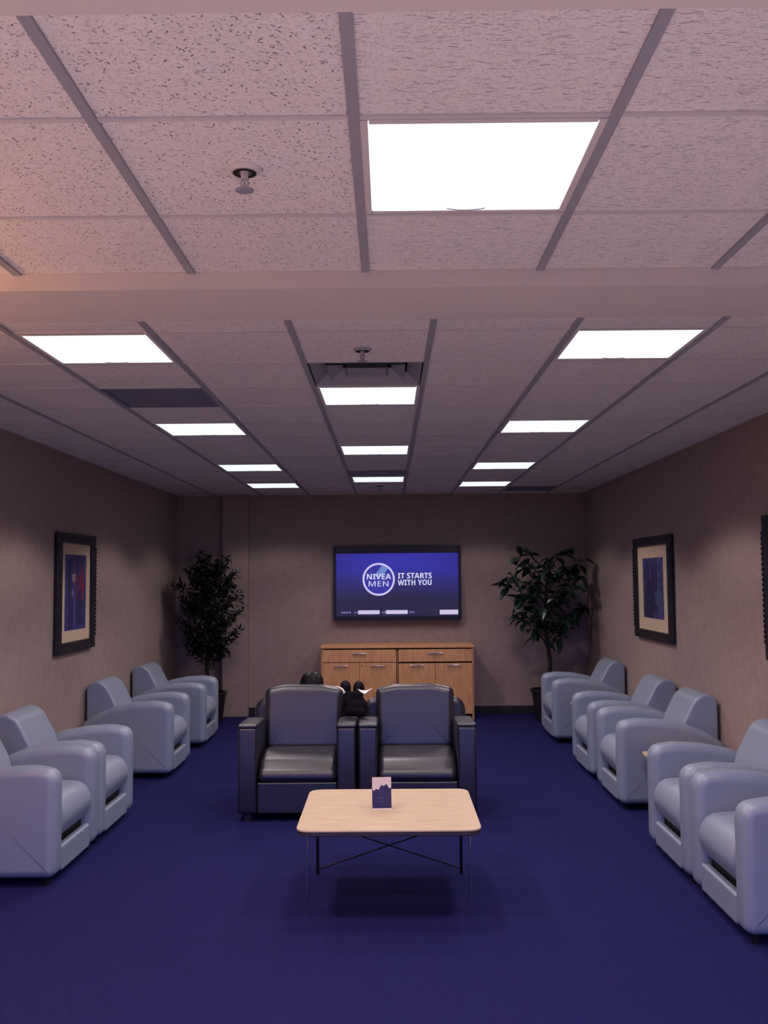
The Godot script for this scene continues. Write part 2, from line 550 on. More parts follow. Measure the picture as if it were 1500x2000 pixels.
func ceiling_light(x: float, d: float, label: String, power := 1.0) -> void:
	var o := thing("ceiling_light", P(x, CY, d), 0.0, label, "ceiling light", "square lit ceiling panels")
	var h := T / 2
	part("housing", bx(Vector3(T - 0.03, 0.02, T - 0.03)), M.white_steel, o, Vector3(0, 0.06, 0))
	for s in [-1, 1]:
		part("frame_rail", bx(Vector3(0.02, 0.05, T - 0.03)), M.white_steel, o, Vector3(s * (h - 0.022), 0.024, 0))
		part("frame_rail", bx(Vector3(T - 0.07, 0.05, 0.02)), M.white_steel, o, Vector3(0, 0.024, s * (h - 0.022)))
	part("lens", bx(Vector3(T - 0.064, 0.006, T - 0.064)), M.lens, o, Vector3(0, 0.004, 0))
	var st := stool()
	var path := []; var rad := []
	for i in 9:
		var t := (i - 4) / 4.0
		path.append(Vector3(t * 0.055, -0.001, -h + 0.036 + 0.014 * t * t)); rad.append(0.0016)
	tube(st, path, rad, 6)
	part("latch", st.commit(), M.grey_steel, o)
	var l := SpotLight3D.new()
	l.name = "lamp"
	l.light_color = PANEL_COLOR
	l.light_energy = PANEL_ENERGY * power
	l.spot_range = 30.0
	l.spot_attenuation = 2.0
	l.spot_angle = 67.0
	l.spot_angle_attenuation = 0.25
	l.light_size = 0.14
	l.shadow_enabled = true
	o.add_child(l)
	l.position = Vector3(0, -0.05, 0)
	l.rotation.x = -PI / 2

func diffuser(x: float, d: float, label: String) -> void:
	var o := thing("air_diffuser", P(x, CY, d), 0.0, label, "air vent", "square ceiling air diffusers")
	part("backing", bx(Vector3(T - 0.03, 0.01, T - 0.03)), M.duct_dark, o, Vector3(0, 0.12, 0))
	# stepped square cones
	for i in 3:
		var a := 0.285 - i * 0.085; var b := a - 0.07
		var st := stool()
		for q in 4:
			var rot := Basis(Vector3.UP, PI / 2 * q)
			var lo := 0.004 + 0.004 * i; var hi := lo + 0.055
			var p0 := rot * Vector3(-a, lo, a); var p1 := rot * Vector3(a, lo, a); var p2 := rot * Vector3(b, hi, b); var p3 := rot * Vector3(-b, hi, b)
			var n := (p1 - p0).cross(p3 - p0).normalized()
			if n.y > 0: n = -n
			tri(st, p0, p1, p2, n, n, n); tri(st, p0, p2, p3, n, n, n)
			var up := Vector3(0, 0.004, 0)
			tri(st, p0 + up, p1 + up, p2 + up, -n, -n, -n); tri(st, p0 + up, p2 + up, p3 + up, -n, -n, -n)
		part("cone", st.commit(), M.grey_steel, o)
	part("core_plate", bx(Vector3(0.20, 0.006, 0.20)), M.grey_steel, o, Vector3(0, 0.012, 0))

func grille(x: float, d: float, label: String) -> void:
	var o := thing("return_grille", P(x, CY, d), 0.0, label, "air vent")
	part("backing", bx(Vector3(T - 0.03, 0.01, T - 0.03)), M.grille_grey, o, Vector3(0, 0.03, 0))
	for s in [-1, 1]:
		part("frame_rail", bx(Vector3(0.02, 0.03, T - 0.03)), M.grille_grey, o, Vector3(s * 0.283, 0.012, 0))
		part("frame_rail", bx(Vector3(T - 0.07, 0.03, 0.02)), M.grille_grey, o, Vector3(0, 0.012, s * 0.283))
	var core := stool()
	for i in 22:
		rbox(Vector3(0.54, 0.018, 0.003), 0.001, 1, 1, Vector3.ZERO, core, Transform3D(Basis.IDENTITY, Vector3(0, 0.014, -0.262 + i * 0.025)))
	part("blades", core.commit(), M.grille_grey, o)

func sprinkler(x: float, d: float, label: String, m: Material) -> void:
	var o := thing("fire_sprinkler", P(x, CY + 0.004, d), 0.3, label, "sprinkler", "fire sprinklers hanging from the ceiling")
	part("escutcheon", lathe([Vector2(0.0, -0.002), Vector2(0.022, -0.004), Vector2(0.03, -0.012), Vector2(0.036, -0.012), Vector2(0.044, -0.002), Vector2(0.044, 0.0)], 28), m, o)
	part("recess_ring", lathe([Vector2(0.018, -0.0135), Vector2(0.031, -0.0135)], 28), M.duct_dark, o)
	part("body", lathe([Vector2(0.0, -0.03), Vector2(0.009, -0.03), Vector2(0.011, -0.01), Vector2(0.011, 0.0)], 12), m, o)
	for s in [-1, 1]:
		var st := stool()
		tube(st, [Vector3(s * 0.008, -0.026, 0), Vector3(s * 0.010, -0.04, 0), Vector3(s * 0.003, -0.058, 0)], [0.0025, 0.0025, 0.0025], 8)
		part("frame_arm", st.commit(), m, o)
	part("bulb", rod(Vector3(0, -0.03, 0), Vector3(0, -0.058, 0), 0.003, 8), m, o)
	part("deflector", lathe([Vector2(0.0, -0.064), Vector2(0.01, -0.063), Vector2(0.024, -0.060), Vector2(0.025, -0.058), Vector2(0.0, -0.058)], 24), M.grey_steel, o)

# ------------------------------------------------------------------ furniture
# grey tub armchair, faces +z, width along x, base at y 0
func grey_chair(label: String) -> Node3D:
	var W := 0.85; var A := 0.16
	var o := thing("grey_armchair", Vector3.ZERO, 0.0, label, "armchair", "pale grey upholstered armchairs along the walls")
	var prof := fillet([Vector2(0.40, 0.045), Vector2(0.40, 0.645), Vector2(0.24, 0.667), Vector2(0.06, 0.657), Vector2(-0.12, 0.622), Vector2(-0.28, 0.555), Vector2(-0.39, 0.48), Vector2(-0.39, 0.045)],
		[0.06, 0.095, 0.2, 0.2, 0.2, 0.2, 0.06, 0.06], 6)
	var arm := slab(prof, A, 0.055, 5)
	for s in [-1, 1]:
		part("arm", arm, M.grey_fabric, o, Vector3(s * (W - A) / 2, 0, 0))
	var bp := fillet([Vector2(-0.395, 0.10), Vector2(-0.395, 0.80), Vector2(-0.30, 0.835), Vector2(-0.22, 0.79), Vector2(-0.13, 0.62), Vector2(-0.07, 0.42), Vector2(-0.07, 0.10)], [0.03, 0.10, 0.08, 0.12, 0.2, 0.15, 0.03], 5)
	part("backrest", slab(bp, W - 2 * A - 0.006, 0.022, 3), M.grey_fabric, o)
	var sp := fillet([Vector2(-0.10, 0.23), Vector2(-0.10, 0.46), Vector2(0.12, 0.475), Vector2(0.36, 0.46), Vector2(0.415, 0.34), Vector2(0.36, 0.225)], [0.035, 0.05, 0.2, 0.14, 0.12, 0.08], 6)
	part("seat", slab(sp, W - 2 * A - 0.004, 0.03, 3), M.grey_fabric, o)
	part("apron", rbox(Vector3(W - 2 * A - 0.008, 0.145, 0.05), 0.015, 2), M.grey_fabric, o, Vector3(0, 0.12, 0.365))
	part("under_frame", bx(Vector3(W - 2 * A, 0.16, 0.42)), M.black_foot, o, Vector3(0, 0.14, 0.12))
	for s in [-1, 1]:
		for q in [-1, 1]:
			part("foot", lathe([Vector2(0.0, 0.0), Vector2(0.02, 0.0), Vector2(0.026, 0.05), Vector2(0.0, 0.05)], 14), M.black_foot, o, Vector3(s * (W / 2 - 0.075), 0, q * 0.33))
	return o

# club chair in dark leather, faces +z
func leather_chair(label: String, back_top: float, shell_top: float) -> Node3D:
	var W := 0.845; var A := 0.135
	var o := thing("leather_armchair", Vector3.ZERO, 0.0, label, "armchair", "dark leather club chairs")
	var prof := fillet([Vector2(0.40, 0.05), Vector2(0.40, 0.672), Vector2(-0.10, 0.652), Vector2(-0.34, 0.625), Vector2(-0.34, 0.05)], [0.03, 0.035, 0.3, 0.035, 0.03], 4)
	var arm := slab(prof, A, 0.02, 3)
	for s in [-1, 1]:
		var a := part("arm", arm, M.leather, o, Vector3(s * (W - A) / 2, 0, 0))
		part("arm_pad", rbox(Vector3(A + 0.006, 0.034, 0.48), 0.016, 3, 3, Vector3(0, 0.006, 0)), M.leather, a, Vector3(0, 0.662, 0.165), Vector3(-0.035, 0, 0))
	# outer shell of the back: rounded upper corners, full width, leaning
	var sh := fillet([Vector2(-W / 2 + 0.02, 0.06), Vector2(-W / 2 + 0.02, shell_top), Vector2(W / 2 - 0.02, shell_top), Vector2(W / 2 - 0.02, 0.06)], [0.06, 0.13, 0.13, 0.06], 7)
	part("back_shell", slab(sh, 0.13, 0.05, 4), M.leather, o, Vector3(0, 0, -0.35), Vector3(0, PI / 2, 0))
	# back cushion, arched along the top
	var cw := W - 2 * A + 0.035
	var cp := fillet([Vector2(-cw / 2, 0.40), Vector2(-cw / 2, back_top - 0.03), Vector2(-cw * 0.25, back_top), Vector2(cw * 0.25, back_top), Vector2(cw / 2, back_top - 0.03), Vector2(cw / 2, 0.40)], [0.065, 0.065, 0.2, 0.2, 0.065, 0.065], 6)
	part("back_cushion", slab(cp, 0.17, 0.055, 5), M.leather, o, Vector3(0, -0.02, -0.20), Vector3(0.0, PI / 2, 0)).rotation = Vector3(-0.16, 0, 0)
	var bc: MeshInstance3D = o.get_node("back_cushion")
	bc.basis = Basis(Vector3.RIGHT, -0.16) * Basis(Vector3.UP, PI / 2)
	bc.position = Vector3(0, 0.005, -0.13)
	var sp := fillet([Vector2(-0.19, 0.27), Vector2(-0.19, 0.44), Vector2(0.08, 0.465), Vector2(0.29, 0.425), Vector2(0.405, 0.345), Vector2(0.40, 0.272)], [0.05, 0.05, 0.3, 0.16, 0.09, 0.05], 7)
	part("seat_cushion", slab(sp, W - 2 * A - 0.01, 0.045, 5), M.leather, o)
	part("front_panel", rbox(Vector3(W - 2 * A - 0.004, 0.22, 0.05), 0.012, 2), M.leather, o, Vector3(0, 0.165, 0.37))
	part("under_frame", bx(Vector3(W - 0.1, 0.18, 0.60)), M.black_foot, o, Vector3(0, 0.15, 0.02))
	for s in [-1, 1]:
		for q in [-1, 1]:
			part("foot", bx(Vector3(0.05, 0.055, 0.05)), M.black_foot, o, Vector3(s * (W / 2 - 0.07), 0.0275, 0.03 + q * 0.32))
	return o

func build_chairs() -> void:
	var half := 0.425
	var left := [[5.57, "grey armchair at the left edge, nearest the camera on the left wall"], [6.44, "second grey armchair on the left wall, joined to the nearest one"], [8.50, "third grey armchair on the left wall, below the picture of blue figures"], [10.02, "farthest grey armchair on the left wall, beside the dark plant"]]
	var right := [[4.63, "grey armchair at the right edge, nearest the camera on the right wall"], [5.52, "second grey armchair on the right wall, before the side table"], [7.26, "third grey armchair on the right wall, behind the nearer side table"], [8.32, "fourth grey armchair on the right wall, below the dark framed print"], [10.15, "farthest grey armchair on the right wall, beside the leafy plant"]]
	var first: Node3D = null
	for a in left:
		var c: Node3D = grey_chair(a[1]) if first == null else copy(first, a[1])
		if first == null: first = c
		c.position = P(-2.30, 0, a[0] + half)
		c.rotation.y = PI / 2
	for a in right:
		var c: Node3D = copy(first, a[1])
		c.position = P(2.045 if a[0] < 6.0 else 2.085, 0, a[0] + half)
		c.rotation.y = -PI / 2
	var l := leather_chair("dark leather club chair on the left of the centre pair", 0.90, 0.79)
	l.position = P(-0.672, 0, 7.42)
	var r := copy(l, "dark leather club chair on the right of the centre pair")
	r.position = P(0.192, 0, 7.42)
	var b := thing("ottoman", P(-0.58, 0, 8.32), 0.0, "low dark leather ottoman under the resting person", "ottoman")
	part("cushion", rbox(Vector3(0.74, 0.13, 0.66), 0.05, 4, 4, Vector3(0, 0.01, 0)), M.leather, b, Vector3(0, 0.285, 0))
	part("base", rbox(Vector3(0.70, 0.17, 0.62), 0.015, 2), M.leather, b, Vector3(0, 0.135, 0))
	for x in [-1, 1]:
		for z in [-1, 1]:
			part("foot", bx(Vector3(0.05, 0.05, 0.05)), M.black_foot, b, Vector3(x * 0.31, 0.025, z * 0.27))

func rounded_top(w: float, l: float, h: float, r: float) -> Mesh:
	var pr := fillet([Vector2(-l / 2, -w / 2), Vector2(l / 2, -w / 2), Vector2(l / 2, w / 2), Vector2(-l / 2, w / 2)], [r, r, r, r], 6)
	return slab(pr, h, minf(0.006, h * 0.4), 2)

func build_coffee_table() -> void:
	var o := thing("coffee_table", P(-0.013, 0, 5.45), 0.0, "square cream coffee table with thin crossed metal legs in front of leather chairs", "table")
	var lay := Vector3(0, 0, PI / 2)
	part("table_top", rounded_top(0.945, 0.955, 0.012, 0.085), M.maple, o, Vector3(0, 0.455, 0), lay)
	part("table_edge", rounded_top(0.935, 0.945, 0.022, 0.08), M.table_edge, o, Vector3(0, 0.438, 0), lay)
	for s in [-1, 1]:
		for q in [-1, 1]:
			part("leg", rod(Vector3(s * 0.42, 0.0, q * 0.345), Vector3(s * 0.42, 0.43, q * 0.345), 0.009 if q < 0 else 0.006, 12), M.dark_steel if q < 0 else M.chrome, o)
	for q in [-1, 1]:
		part("rail", rod(Vector3(-0.42, 0.42, q * 0.345), Vector3(0.42, 0.42, q * 0.345), 0.007, 10), M.dark_steel, o)
	part("brace", rod(Vector3(-0.42, 0.03, -0.345), Vector3(0.42, 0.30, -0.345), 0.005, 8), M.dark_steel, o)
	part("brace", rod(Vector3(0.42, 0.03, -0.345), Vector3(-0.42, 0.30, -0.345), 0.005, 8), M.dark_steel, o)

func card_print() -> StandardMaterial3D:
	var w := 210; var h := 330
	var img := Image.create(w, h, false, Image.FORMAT_RGB8)
	var paper := Color(0.86, 0.80, 0.77); var navy := Color(0.135, 0.12, 0.29)
	img.fill(paper)
	for x in w:
		var edge := int(105 + 26 * sin(x * 0.03 + 0.6) + 10 * sin(x * 0.11))
		for y in range(edge, h - 14):
			img.set_pixel(x, y, navy.lerp(Color(0.20, 0.22, 0.42), 0.5 if y < edge + 22 and (x + y) % 3 == 0 else 0.0))
	img.fill_rect(Rect2i(82, 100, 50, 62), Color(0.14, 0.12, 0.33))
	img.fill_rect(Rect2i(74, 140, 70, 60), Color(0.14, 0.12, 0.33))
	for row in [[58, 208, 66, 7], [58, 248, 88, 6]]:
		for k in 9:
			var x0: int = row[0] + int(row[2] * k / 9.0)
			img.fill_rect(Rect2i(x0, row[1], 6, row[3]), Color(0.42, 0.38, 0.58))
	var m := mat("card_print", Color.WHITE, 0.5)
	m.albedo_texture = ImageTexture.create_from_image(img)
	return m

func build_tent_card() -> void:
	var o := thing("table_card", P(-0.052, 0.4615, 5.44), 0.06, "small folded advertising card with navy print standing on coffee table", "card")
	var w := 0.105; var h := 0.168; var lean := 0.035
	for s in [1, -1]:
		var st := stool()
		var a := Vector3(-w / 2, 0, s * lean); var b := Vector3(w / 2, 0, s * lean); var c := Vector3(w / 2, h, s * 0.001); var d := Vector3(-w / 2, h, s * 0.001)
		var n: Vector3 = (b - a).cross(d - a).normalized() * s
		tri(st, a, b, c, n, n, n, Vector2(0, 1), Vector2(1, 1), Vector2(1, 0))
		tri(st, a, c, d, n, n, n, Vector2(0, 1), Vector2(1, 0), Vector2(0, 0))
		var e: Vector3 = -n * 0.0012
		tri(st, a + e, b + e, c + e, -n, -n, -n); tri(st, a + e, c + e, d + e, -n, -n, -n)
		part("panel", st.commit(), card_print(), o)
	part("base_flap", bx(Vector3(w + 0.004, 0.0015, 2 * lean + 0.012)), M.paper, o, Vector3(0, 0.00075, 0))

func side_table(d: float, label: String) -> void:
	var o := thing("side_table", P(2.11, 0, d), 0.0, label, "table", "small cream tables between the right-hand armchairs")
	part("table_top", rounded_top(0.58, 0.58, 0.022, 0.05), M.maple, o, Vector3(0, 0.445, 0), Vector3(0, 0, PI / 2))
	part("pedestal", rod(Vector3(0, 0.02, 0), Vector3(0, 0.434, 0), 0.028, 16), M.dark_steel, o)
	part("base", lathe([Vector2(0.0, 0.0), Vector2(0.20, 0.0), Vector2(0.20, 0.012), Vector2(0.03, 0.024), Vector2(0.0, 0.024)], 28), M.dark_steel, o)

func build_sideboard() -> void:
	var W := 1.86; var D := 0.48; var H := 0.90
	var o := thing("sideboard", P(0.09, 0, FAR - 0.016 - D / 2), 0.0, "honey wood sideboard with drawers over doors below the television", "sideboard")
	var F := D / 2
	part("body", bx(Vector3(W - 0.03, H - 0.12, D - 0.04)), M.cabinet_gap, o, Vector3(0, 0.065 + (H - 0.12) / 2 - 0.005, -0.012))
	for s in [-1, 1]:
		part("side_panel", rbox(Vector3(0.025, H - 0.036, D - 0.02), 0.003, 1), M.beech, o, Vector3(s * (W / 2 - 0.0125), (H - 0.036) / 2, -0.004))
	part("divider", rbox(Vector3(0.012, H - 0.10, D - 0.03), 0.002, 1), M.beech, o, Vector3(0, H / 2 - 0.01, -0.009))
	part("top", rbox(Vector3(W + 0.012, 0.034, D + 0.008), 0.006, 2), M.beech, o, Vector3(0, H - 0.017, 0))
	part("plinth", bx(Vector3(W - 0.06, 0.06, 0.02)), M.cabinet_gap, o, Vector3(0, 0.03, F - 0.05))
	var handle := func(parent: Node, at: Vector3) -> void:
		var st := stool()
		tube(st, [at + Vector3(-0.08, 0, 0.012), at + Vector3(-0.08, 0, 0.032), at + Vector3(0.08, 0, 0.032), at + Vector3(0.08, 0, 0.012)], [0.006, 0.007, 0.007, 0.006], 8)
		part("handle", st.commit(), M.chrome, parent)
	for s in [-1, 1]:
		var cx: float = s * (W / 4 - 0.003)
		var dr := part("drawer", rbox(Vector3(W / 2 - 0.034, 0.150, 0.020), 0.003, 1), M.beech, o, Vector3(cx, 0.776, F - 0.010))
		handle.call(dr, Vector3(0, 0.028, 0))
		for q in [-1, 1]:
			var door := part("door", rbox(Vector3(W / 4 - 0.019, 0.612, 0.020), 0.003, 1), M.beech, o, Vector3(cx + q * (W / 8 - 0.0075), (0.386 if s < 0 else 0.376), F - 0.010))
			handle.call(door, Vector3(0, 0.270 if s < 0 else 0.282, 0))
		part("lock", lathe([Vector2(0.0, 0.006), Vector2(0.008, 0.006), Vector2(0.009, 0.0)], 12), M.chrome, o, Vector3(cx + 0.03, 0.66, F), Vector3(PI / 2, 0, 0))

func screen_image() -> ImageTexture:
	var w := 960; var h := 484
	var img := Image.create(w, h, false, Image.FORMAT_RGB8)
	for y in h:
		var t := float(y) / h
		for x in w:
			var u := float(x) / w
			var glow := clampf(1.0 - pow(absf(u - 0.5) * 1.15, 2.0) * 0.5, 0, 1)
			var k := clampf((0.70 - t + 0.10 * (absf(u - 0.5) * 2)) / 0.5, 0, 1)
			var c := Color(0.145, 0.125, 0.215).lerp(Color(0.195, 0.19, 0.63) * glow, k)
			img.set_pixel(x, y, c)
	# ring of the emblem: centre at 0.351, 0.412 of the picture, radius in pixels
	var cx := 0.348 * w; var cy := 0.415 * h; var R := 127.0
	for y in range(int(cy - R - 2), int(cy + R + 3)):
		for x in range(int(cx - R - 2), int(cx + R + 3)):
			var r := Vector2(x - cx, y - cy).length()
			if r < R and r > R - 15: img.set_pixel(x, y, Color(0.80, 0.77, 0.93))
			elif r <= R - 15:
				var c := Color(0.20, 0.19, 0.60)
				var band := (x - cx) * 0.72 + (y - cy) * 0.55
				if y < cy - 20 and band > -40 and band < 8: c = Color(0.42, 0.52, 0.78)
				img.set_pixel(x, y, c)
	# ticker strip along the foot of the picture
	for b in [[0.18, 0.355, 12], [0.406, 0.585, 12], [0.845, 0.995, 18]]:
		img.fill_rect(Rect2i(int(b[0] * w), 440, int((b[1] - b[0]) * w), 36 if b[2] > 12 else 30), Color(0.80, 0.76, 0.88))
	var rng := RandomNumberGenerator.new()
	rng.seed = 3
	for b in [[0.04, 0.12], [0.15, 0.175], [0.375, 0.40], [0.60, 0.635]]:
		var x: int = int(b[0] * w)
		while x < int(b[1] * w):
			img.fill_rect(Rect2i(x, 450, rng.randi_range(4, 7), 13), Color(0.55, 0.52, 0.80))
			x += 10
	return ImageTexture.create_from_image(img)

func build_tv() -> void:
	var cx := 0.100; var y0 := 1.19; var y1 := 2.13; var W := 1.62
	var o := thing("television", P(cx, (y0 + y1) / 2, FAR), 0.0, "large flat television with a blue advert on the far wall", "television")
	var H := y1 - y0
	part("casing", rbox(Vector3(W, H, 0.06), 0.012, 2), M.tv_plastic, o, Vector3(0, 0, 0.07))
	part("wall_mount", bx(Vector3(0.6, 0.4, 0.04)), M.dark_steel, o, Vector3(0, 0, 0.02))
	for s in [-1, 1]:
		part("bezel", rbox(Vector3(0.036, H, 0.016), 0.005, 2), M.tv_plastic, o, Vector3(s * (W / 2 - 0.018), 0, 0.103))
	part("bezel", rbox(Vector3(W - 0.07, 0.095, 0.016), 0.005, 2), M.tv_plastic, o, Vector3(0, H / 2 - 0.0475, 0.103))
	part("bezel", rbox(Vector3(W - 0.07, 0.055, 0.016), 0.005, 2), M.tv_plastic, o, Vector3(0, -H / 2 + 0.0275, 0.103))
	var m := mat("screen", Color(0.02, 0.02, 0.03), 0.3)
	m.emission_enabled = true; m.emission = Color.WHITE; m.emission_operator = BaseMaterial3D.EMISSION_OP_MULTIPLY
	m.emission_texture = screen_image(); m.emission_energy_multiplier = 1.0
	var sw := W - 0.072; var shh := H - 0.15
	var st := stool()
	flat_quad(st, Vector3.ZERO, Vector3(sw / 2, 0, 0), Vector3(0, shh / 2, 0))
	var sc := part("screen", st.commit(), m, o, Vector3(0, -0.02, 0.1015))
	sc.set_meta("label", "lit blue screen with a round emblem and white lettering")
	var ink := mat("screen_lettering", Color(0.1, 0.1, 0.1), 0.6)
	ink.emission_enabled = true; ink.emission = Color(0.84, 0.84, 0.95); ink.emission_energy_multiplier = 1.0
	var ex := -sw / 2 + 0.348 * sw; var ey := shh / 2 - 0.415 * shh
	for row in [["NIVEA", ex, ey + 0.032, 0.068, 900, 0.305], ["MEN", ex, ey - 0.058, 0.066, 400, 0.25], ["IT STARTS", 0.322 - 0.10 + 0.003, 1.748 - 1.64, 0.068, 700, 0.428], ["WITH YOU", 0.322 - 0.10 + 0.003, 1.662 - 1.64, 0.068, 700, 0.428]]:
		var f := SystemFont.new()
		f.font_names = PackedStringArray(["Droid Sans"])
		f.font_weight = row[4]
		var tm := TextMesh.new()
		tm.text = row[0]
		tm.font = f
		tm.font_size = 64
		tm.pixel_size = row[3] / 46.0
		tm.depth = 0.002
		var t := part("lettering", tm, ink, sc, Vector3(row[1], row[2], 0.002))
		var bw := tm.get_aabb().size.x
		if bw > 0.01: t.scale.x = row[5] / bw

func picture(at: Vector3, turn: float, w: float, h: float, art: Texture2D, aw: float, ah: float, label: String) -> void:
	var o := thing("framed_picture", at, turn, label, "picture", "framed pictures on the side walls")
	var fw := 0.105
	part("backing", bx(Vector3(w - 0.02, h - 0.02, 0.012)), M.mat_board, o, Vector3(0, 0, 0.012))
	for s in [-1, 1]:
		var a := part("frame_rail", rbox(Vector3(fw, h, 0.04), 0.010, 2), M.frame_black, o, Vector3(s * (w / 2 - fw / 2), 0, 0.022))
		for k in 22:
			part("bead", rbox(Vector3(0.014, 0.026, 0.014), 0.006, 1), M.frame_black, a, Vector3(s * (fw / 2 - 0.010), -h / 2 + 0.12 + k * (h - 0.24) / 21.0, 0.022))
		part("frame_rail", rbox(Vector3(w - 2 * fw + 0.01, 0.085, 0.04), 0.010, 2), M.frame_black, o, Vector3(0, s * (h / 2 - 0.0425), 0.022))
		part("moulding", rbox(Vector3(w - 0.06, 0.018, 0.014), 0.006, 1), M.frame_black, o, Vector3(0, s * (h / 2 - 0.03), 0.046))
	var m := mat("artwork", Color.WHITE, 0.6)
	m.albedo_texture = art
	var st := stool()
	flat_quad(st, Vector3.ZERO, Vector3(aw / 2, 0, 0), Vector3(0, ah / 2, 0))
	part("print", st.commit(), m, o, Vector3(0, 0, 0.0195))
	part("mat_board", bx(Vector3(w - 0.15, h - 0.12, 0.002)), M.mat_board, o, Vector3(0, 0, 0.0175))

func art_image(kind: int) -> ImageTexture:
	var w := 200; var h := 320
	var img := Image.create(w, h, false, Image.FORMAT_RGB8)
	var n := FastNoiseLite.new()
	n.seed = 40 + kind; n.frequency = 0.03
	# soft upright strokes: [x, y, half width, half height, colour]
	var strokes := []
	if kind == 0:
		strokes = [[52, 150, 24, 90, Color(0.15, 0.13, 0.32)], [48, 62, 14, 28, Color(0.15, 0.13, 0.34)], [78, 76, 12, 16, Color(0.16, 0.14, 0.34)], [128, 150, 34, 150, Color(0.16, 0.13, 0.36)], [136, 60, 14, 30, Color(0.18, 0.17, 0.42)], [140, 118, 32, 38, Color(0.36, 0.13, 0.34)], [162, 120, 12, 40, Color(0.50, 0.12, 0.26)], [82, 98, 11, 16, Color(0.72, 0.64, 0.60)], [72, 162, 7, 14, Color(0.62, 0.56, 0.58)], [60, 250, 26, 66, Color(0.17, 0.13, 0.36)], [90, 230, 7, 70, Color(0.28, 0.30, 0.56)]]
	else:
		strokes = [[84, 165, 58, 120, Color(0.15, 0.13, 0.33)], [90, 62, 40, 34, Color(0.17, 0.16, 0.36)], [60, 250, 40, 70, Color(0.14, 0.12, 0.29)], [74, 90, 4, 26, Color(0.34, 0.29, 0.46)], [150, 210, 26, 40, Color(0.25, 0.31, 0.46)]]
	for y in h:
		for x in w:
			var v := n.get_noise_2d(x * 1.5, y * 0.5)
			var c := (Color(0.27, 0.27, 0.52) if kind == 0 else Color(0.33, 0.34, 0.48)).lerp(Color(0.20, 0.20, 0.48), clampf(0.5 + v, 0, 1))
			for s in strokes:
				var q: float = pow((x - s[0]) / s[2], 2) + pow((y - s[1]) / s[3], 2)
				var e := clampf((1.15 + v * 0.5 - q) * 2.5, 0, 1)
				c = c.lerp(s[4], e)
			img.set_pixel(x, y, c)
	return ImageTexture.create_from_image(img)

func build_pictures() -> void:
	var a := art_image(0); var b := art_image(1)
	picture(P(WL, 1.625, 8.34), PI / 2, 1.0, 1.0, a, 0.56, 0.64, "black framed print of blue and red figures on the left wall")
	picture(P(WR, 1.61, 9.16), -PI / 2, 1.28, 0.97, b, 0.70, 0.57, "black framed dark blue print on the right wall, above the armchairs")
	picture(P(WR, 1.645, 5.80), -PI / 2, 1.22, 0.95, b, 0.70, 0.57, "black framed picture cut off by the right edge of the photograph")

# ------------------------------------------------------------------ plants
func leaf_mesh(l: float, w: float, droop: float) -> Mesh:
	var st := stool()
	var rows := []
	for i in 6:
		var t := i / 5.0
		var half := w * sin(PI * clampf(t * 0.94 + 0.04, 0, 1)) * (1.0 - 0.25 * t)
		var z := l * t; var y := -droop * t * t * l
		rows.append([Vector3(-half, y + half * 0.35, z), Vector3(0, y, z), Vector3(half, y + half * 0.35, z)])
	for i in 5:
		for k in 2:
			var p0: Vector3 = rows[i][k]; var p1: Vector3 = rows[i][k + 1]; var p2: Vector3 = rows[i + 1][k + 1]; var p3: Vector3 = rows[i + 1][k]
			var n := (p1 - p0).cross(p3 - p0).normalized()
			if n.length() < 0.5: n = (p2 - p0).cross(p3 - p0).normalized()
			if n.y < 0: n = -n
			tri(st, p0, p1, p2, n, n, n); tri(st, p0, p2, p3, n, n, n)
	return st.commit()

func plant_stand(o: Node3D) -> void:
	part("pot", lathe([Vector2(0.0, 0.0), Vector2(0.15, 0.0), Vector2(0.155, 0.01), Vector2(0.20, 0.34), Vector2(0.215, 0.35), Vector2(0.215, 0.38), Vector2(0.19, 0.38), Vector2(0.185, 0.33)], 28), M.pot_glaze, o)
	part("soil", lathe([Vector2(0.19, 0.335), Vector2(0.10, 0.345), Vector2(0.0, 0.35)], 20), M.soil, o)

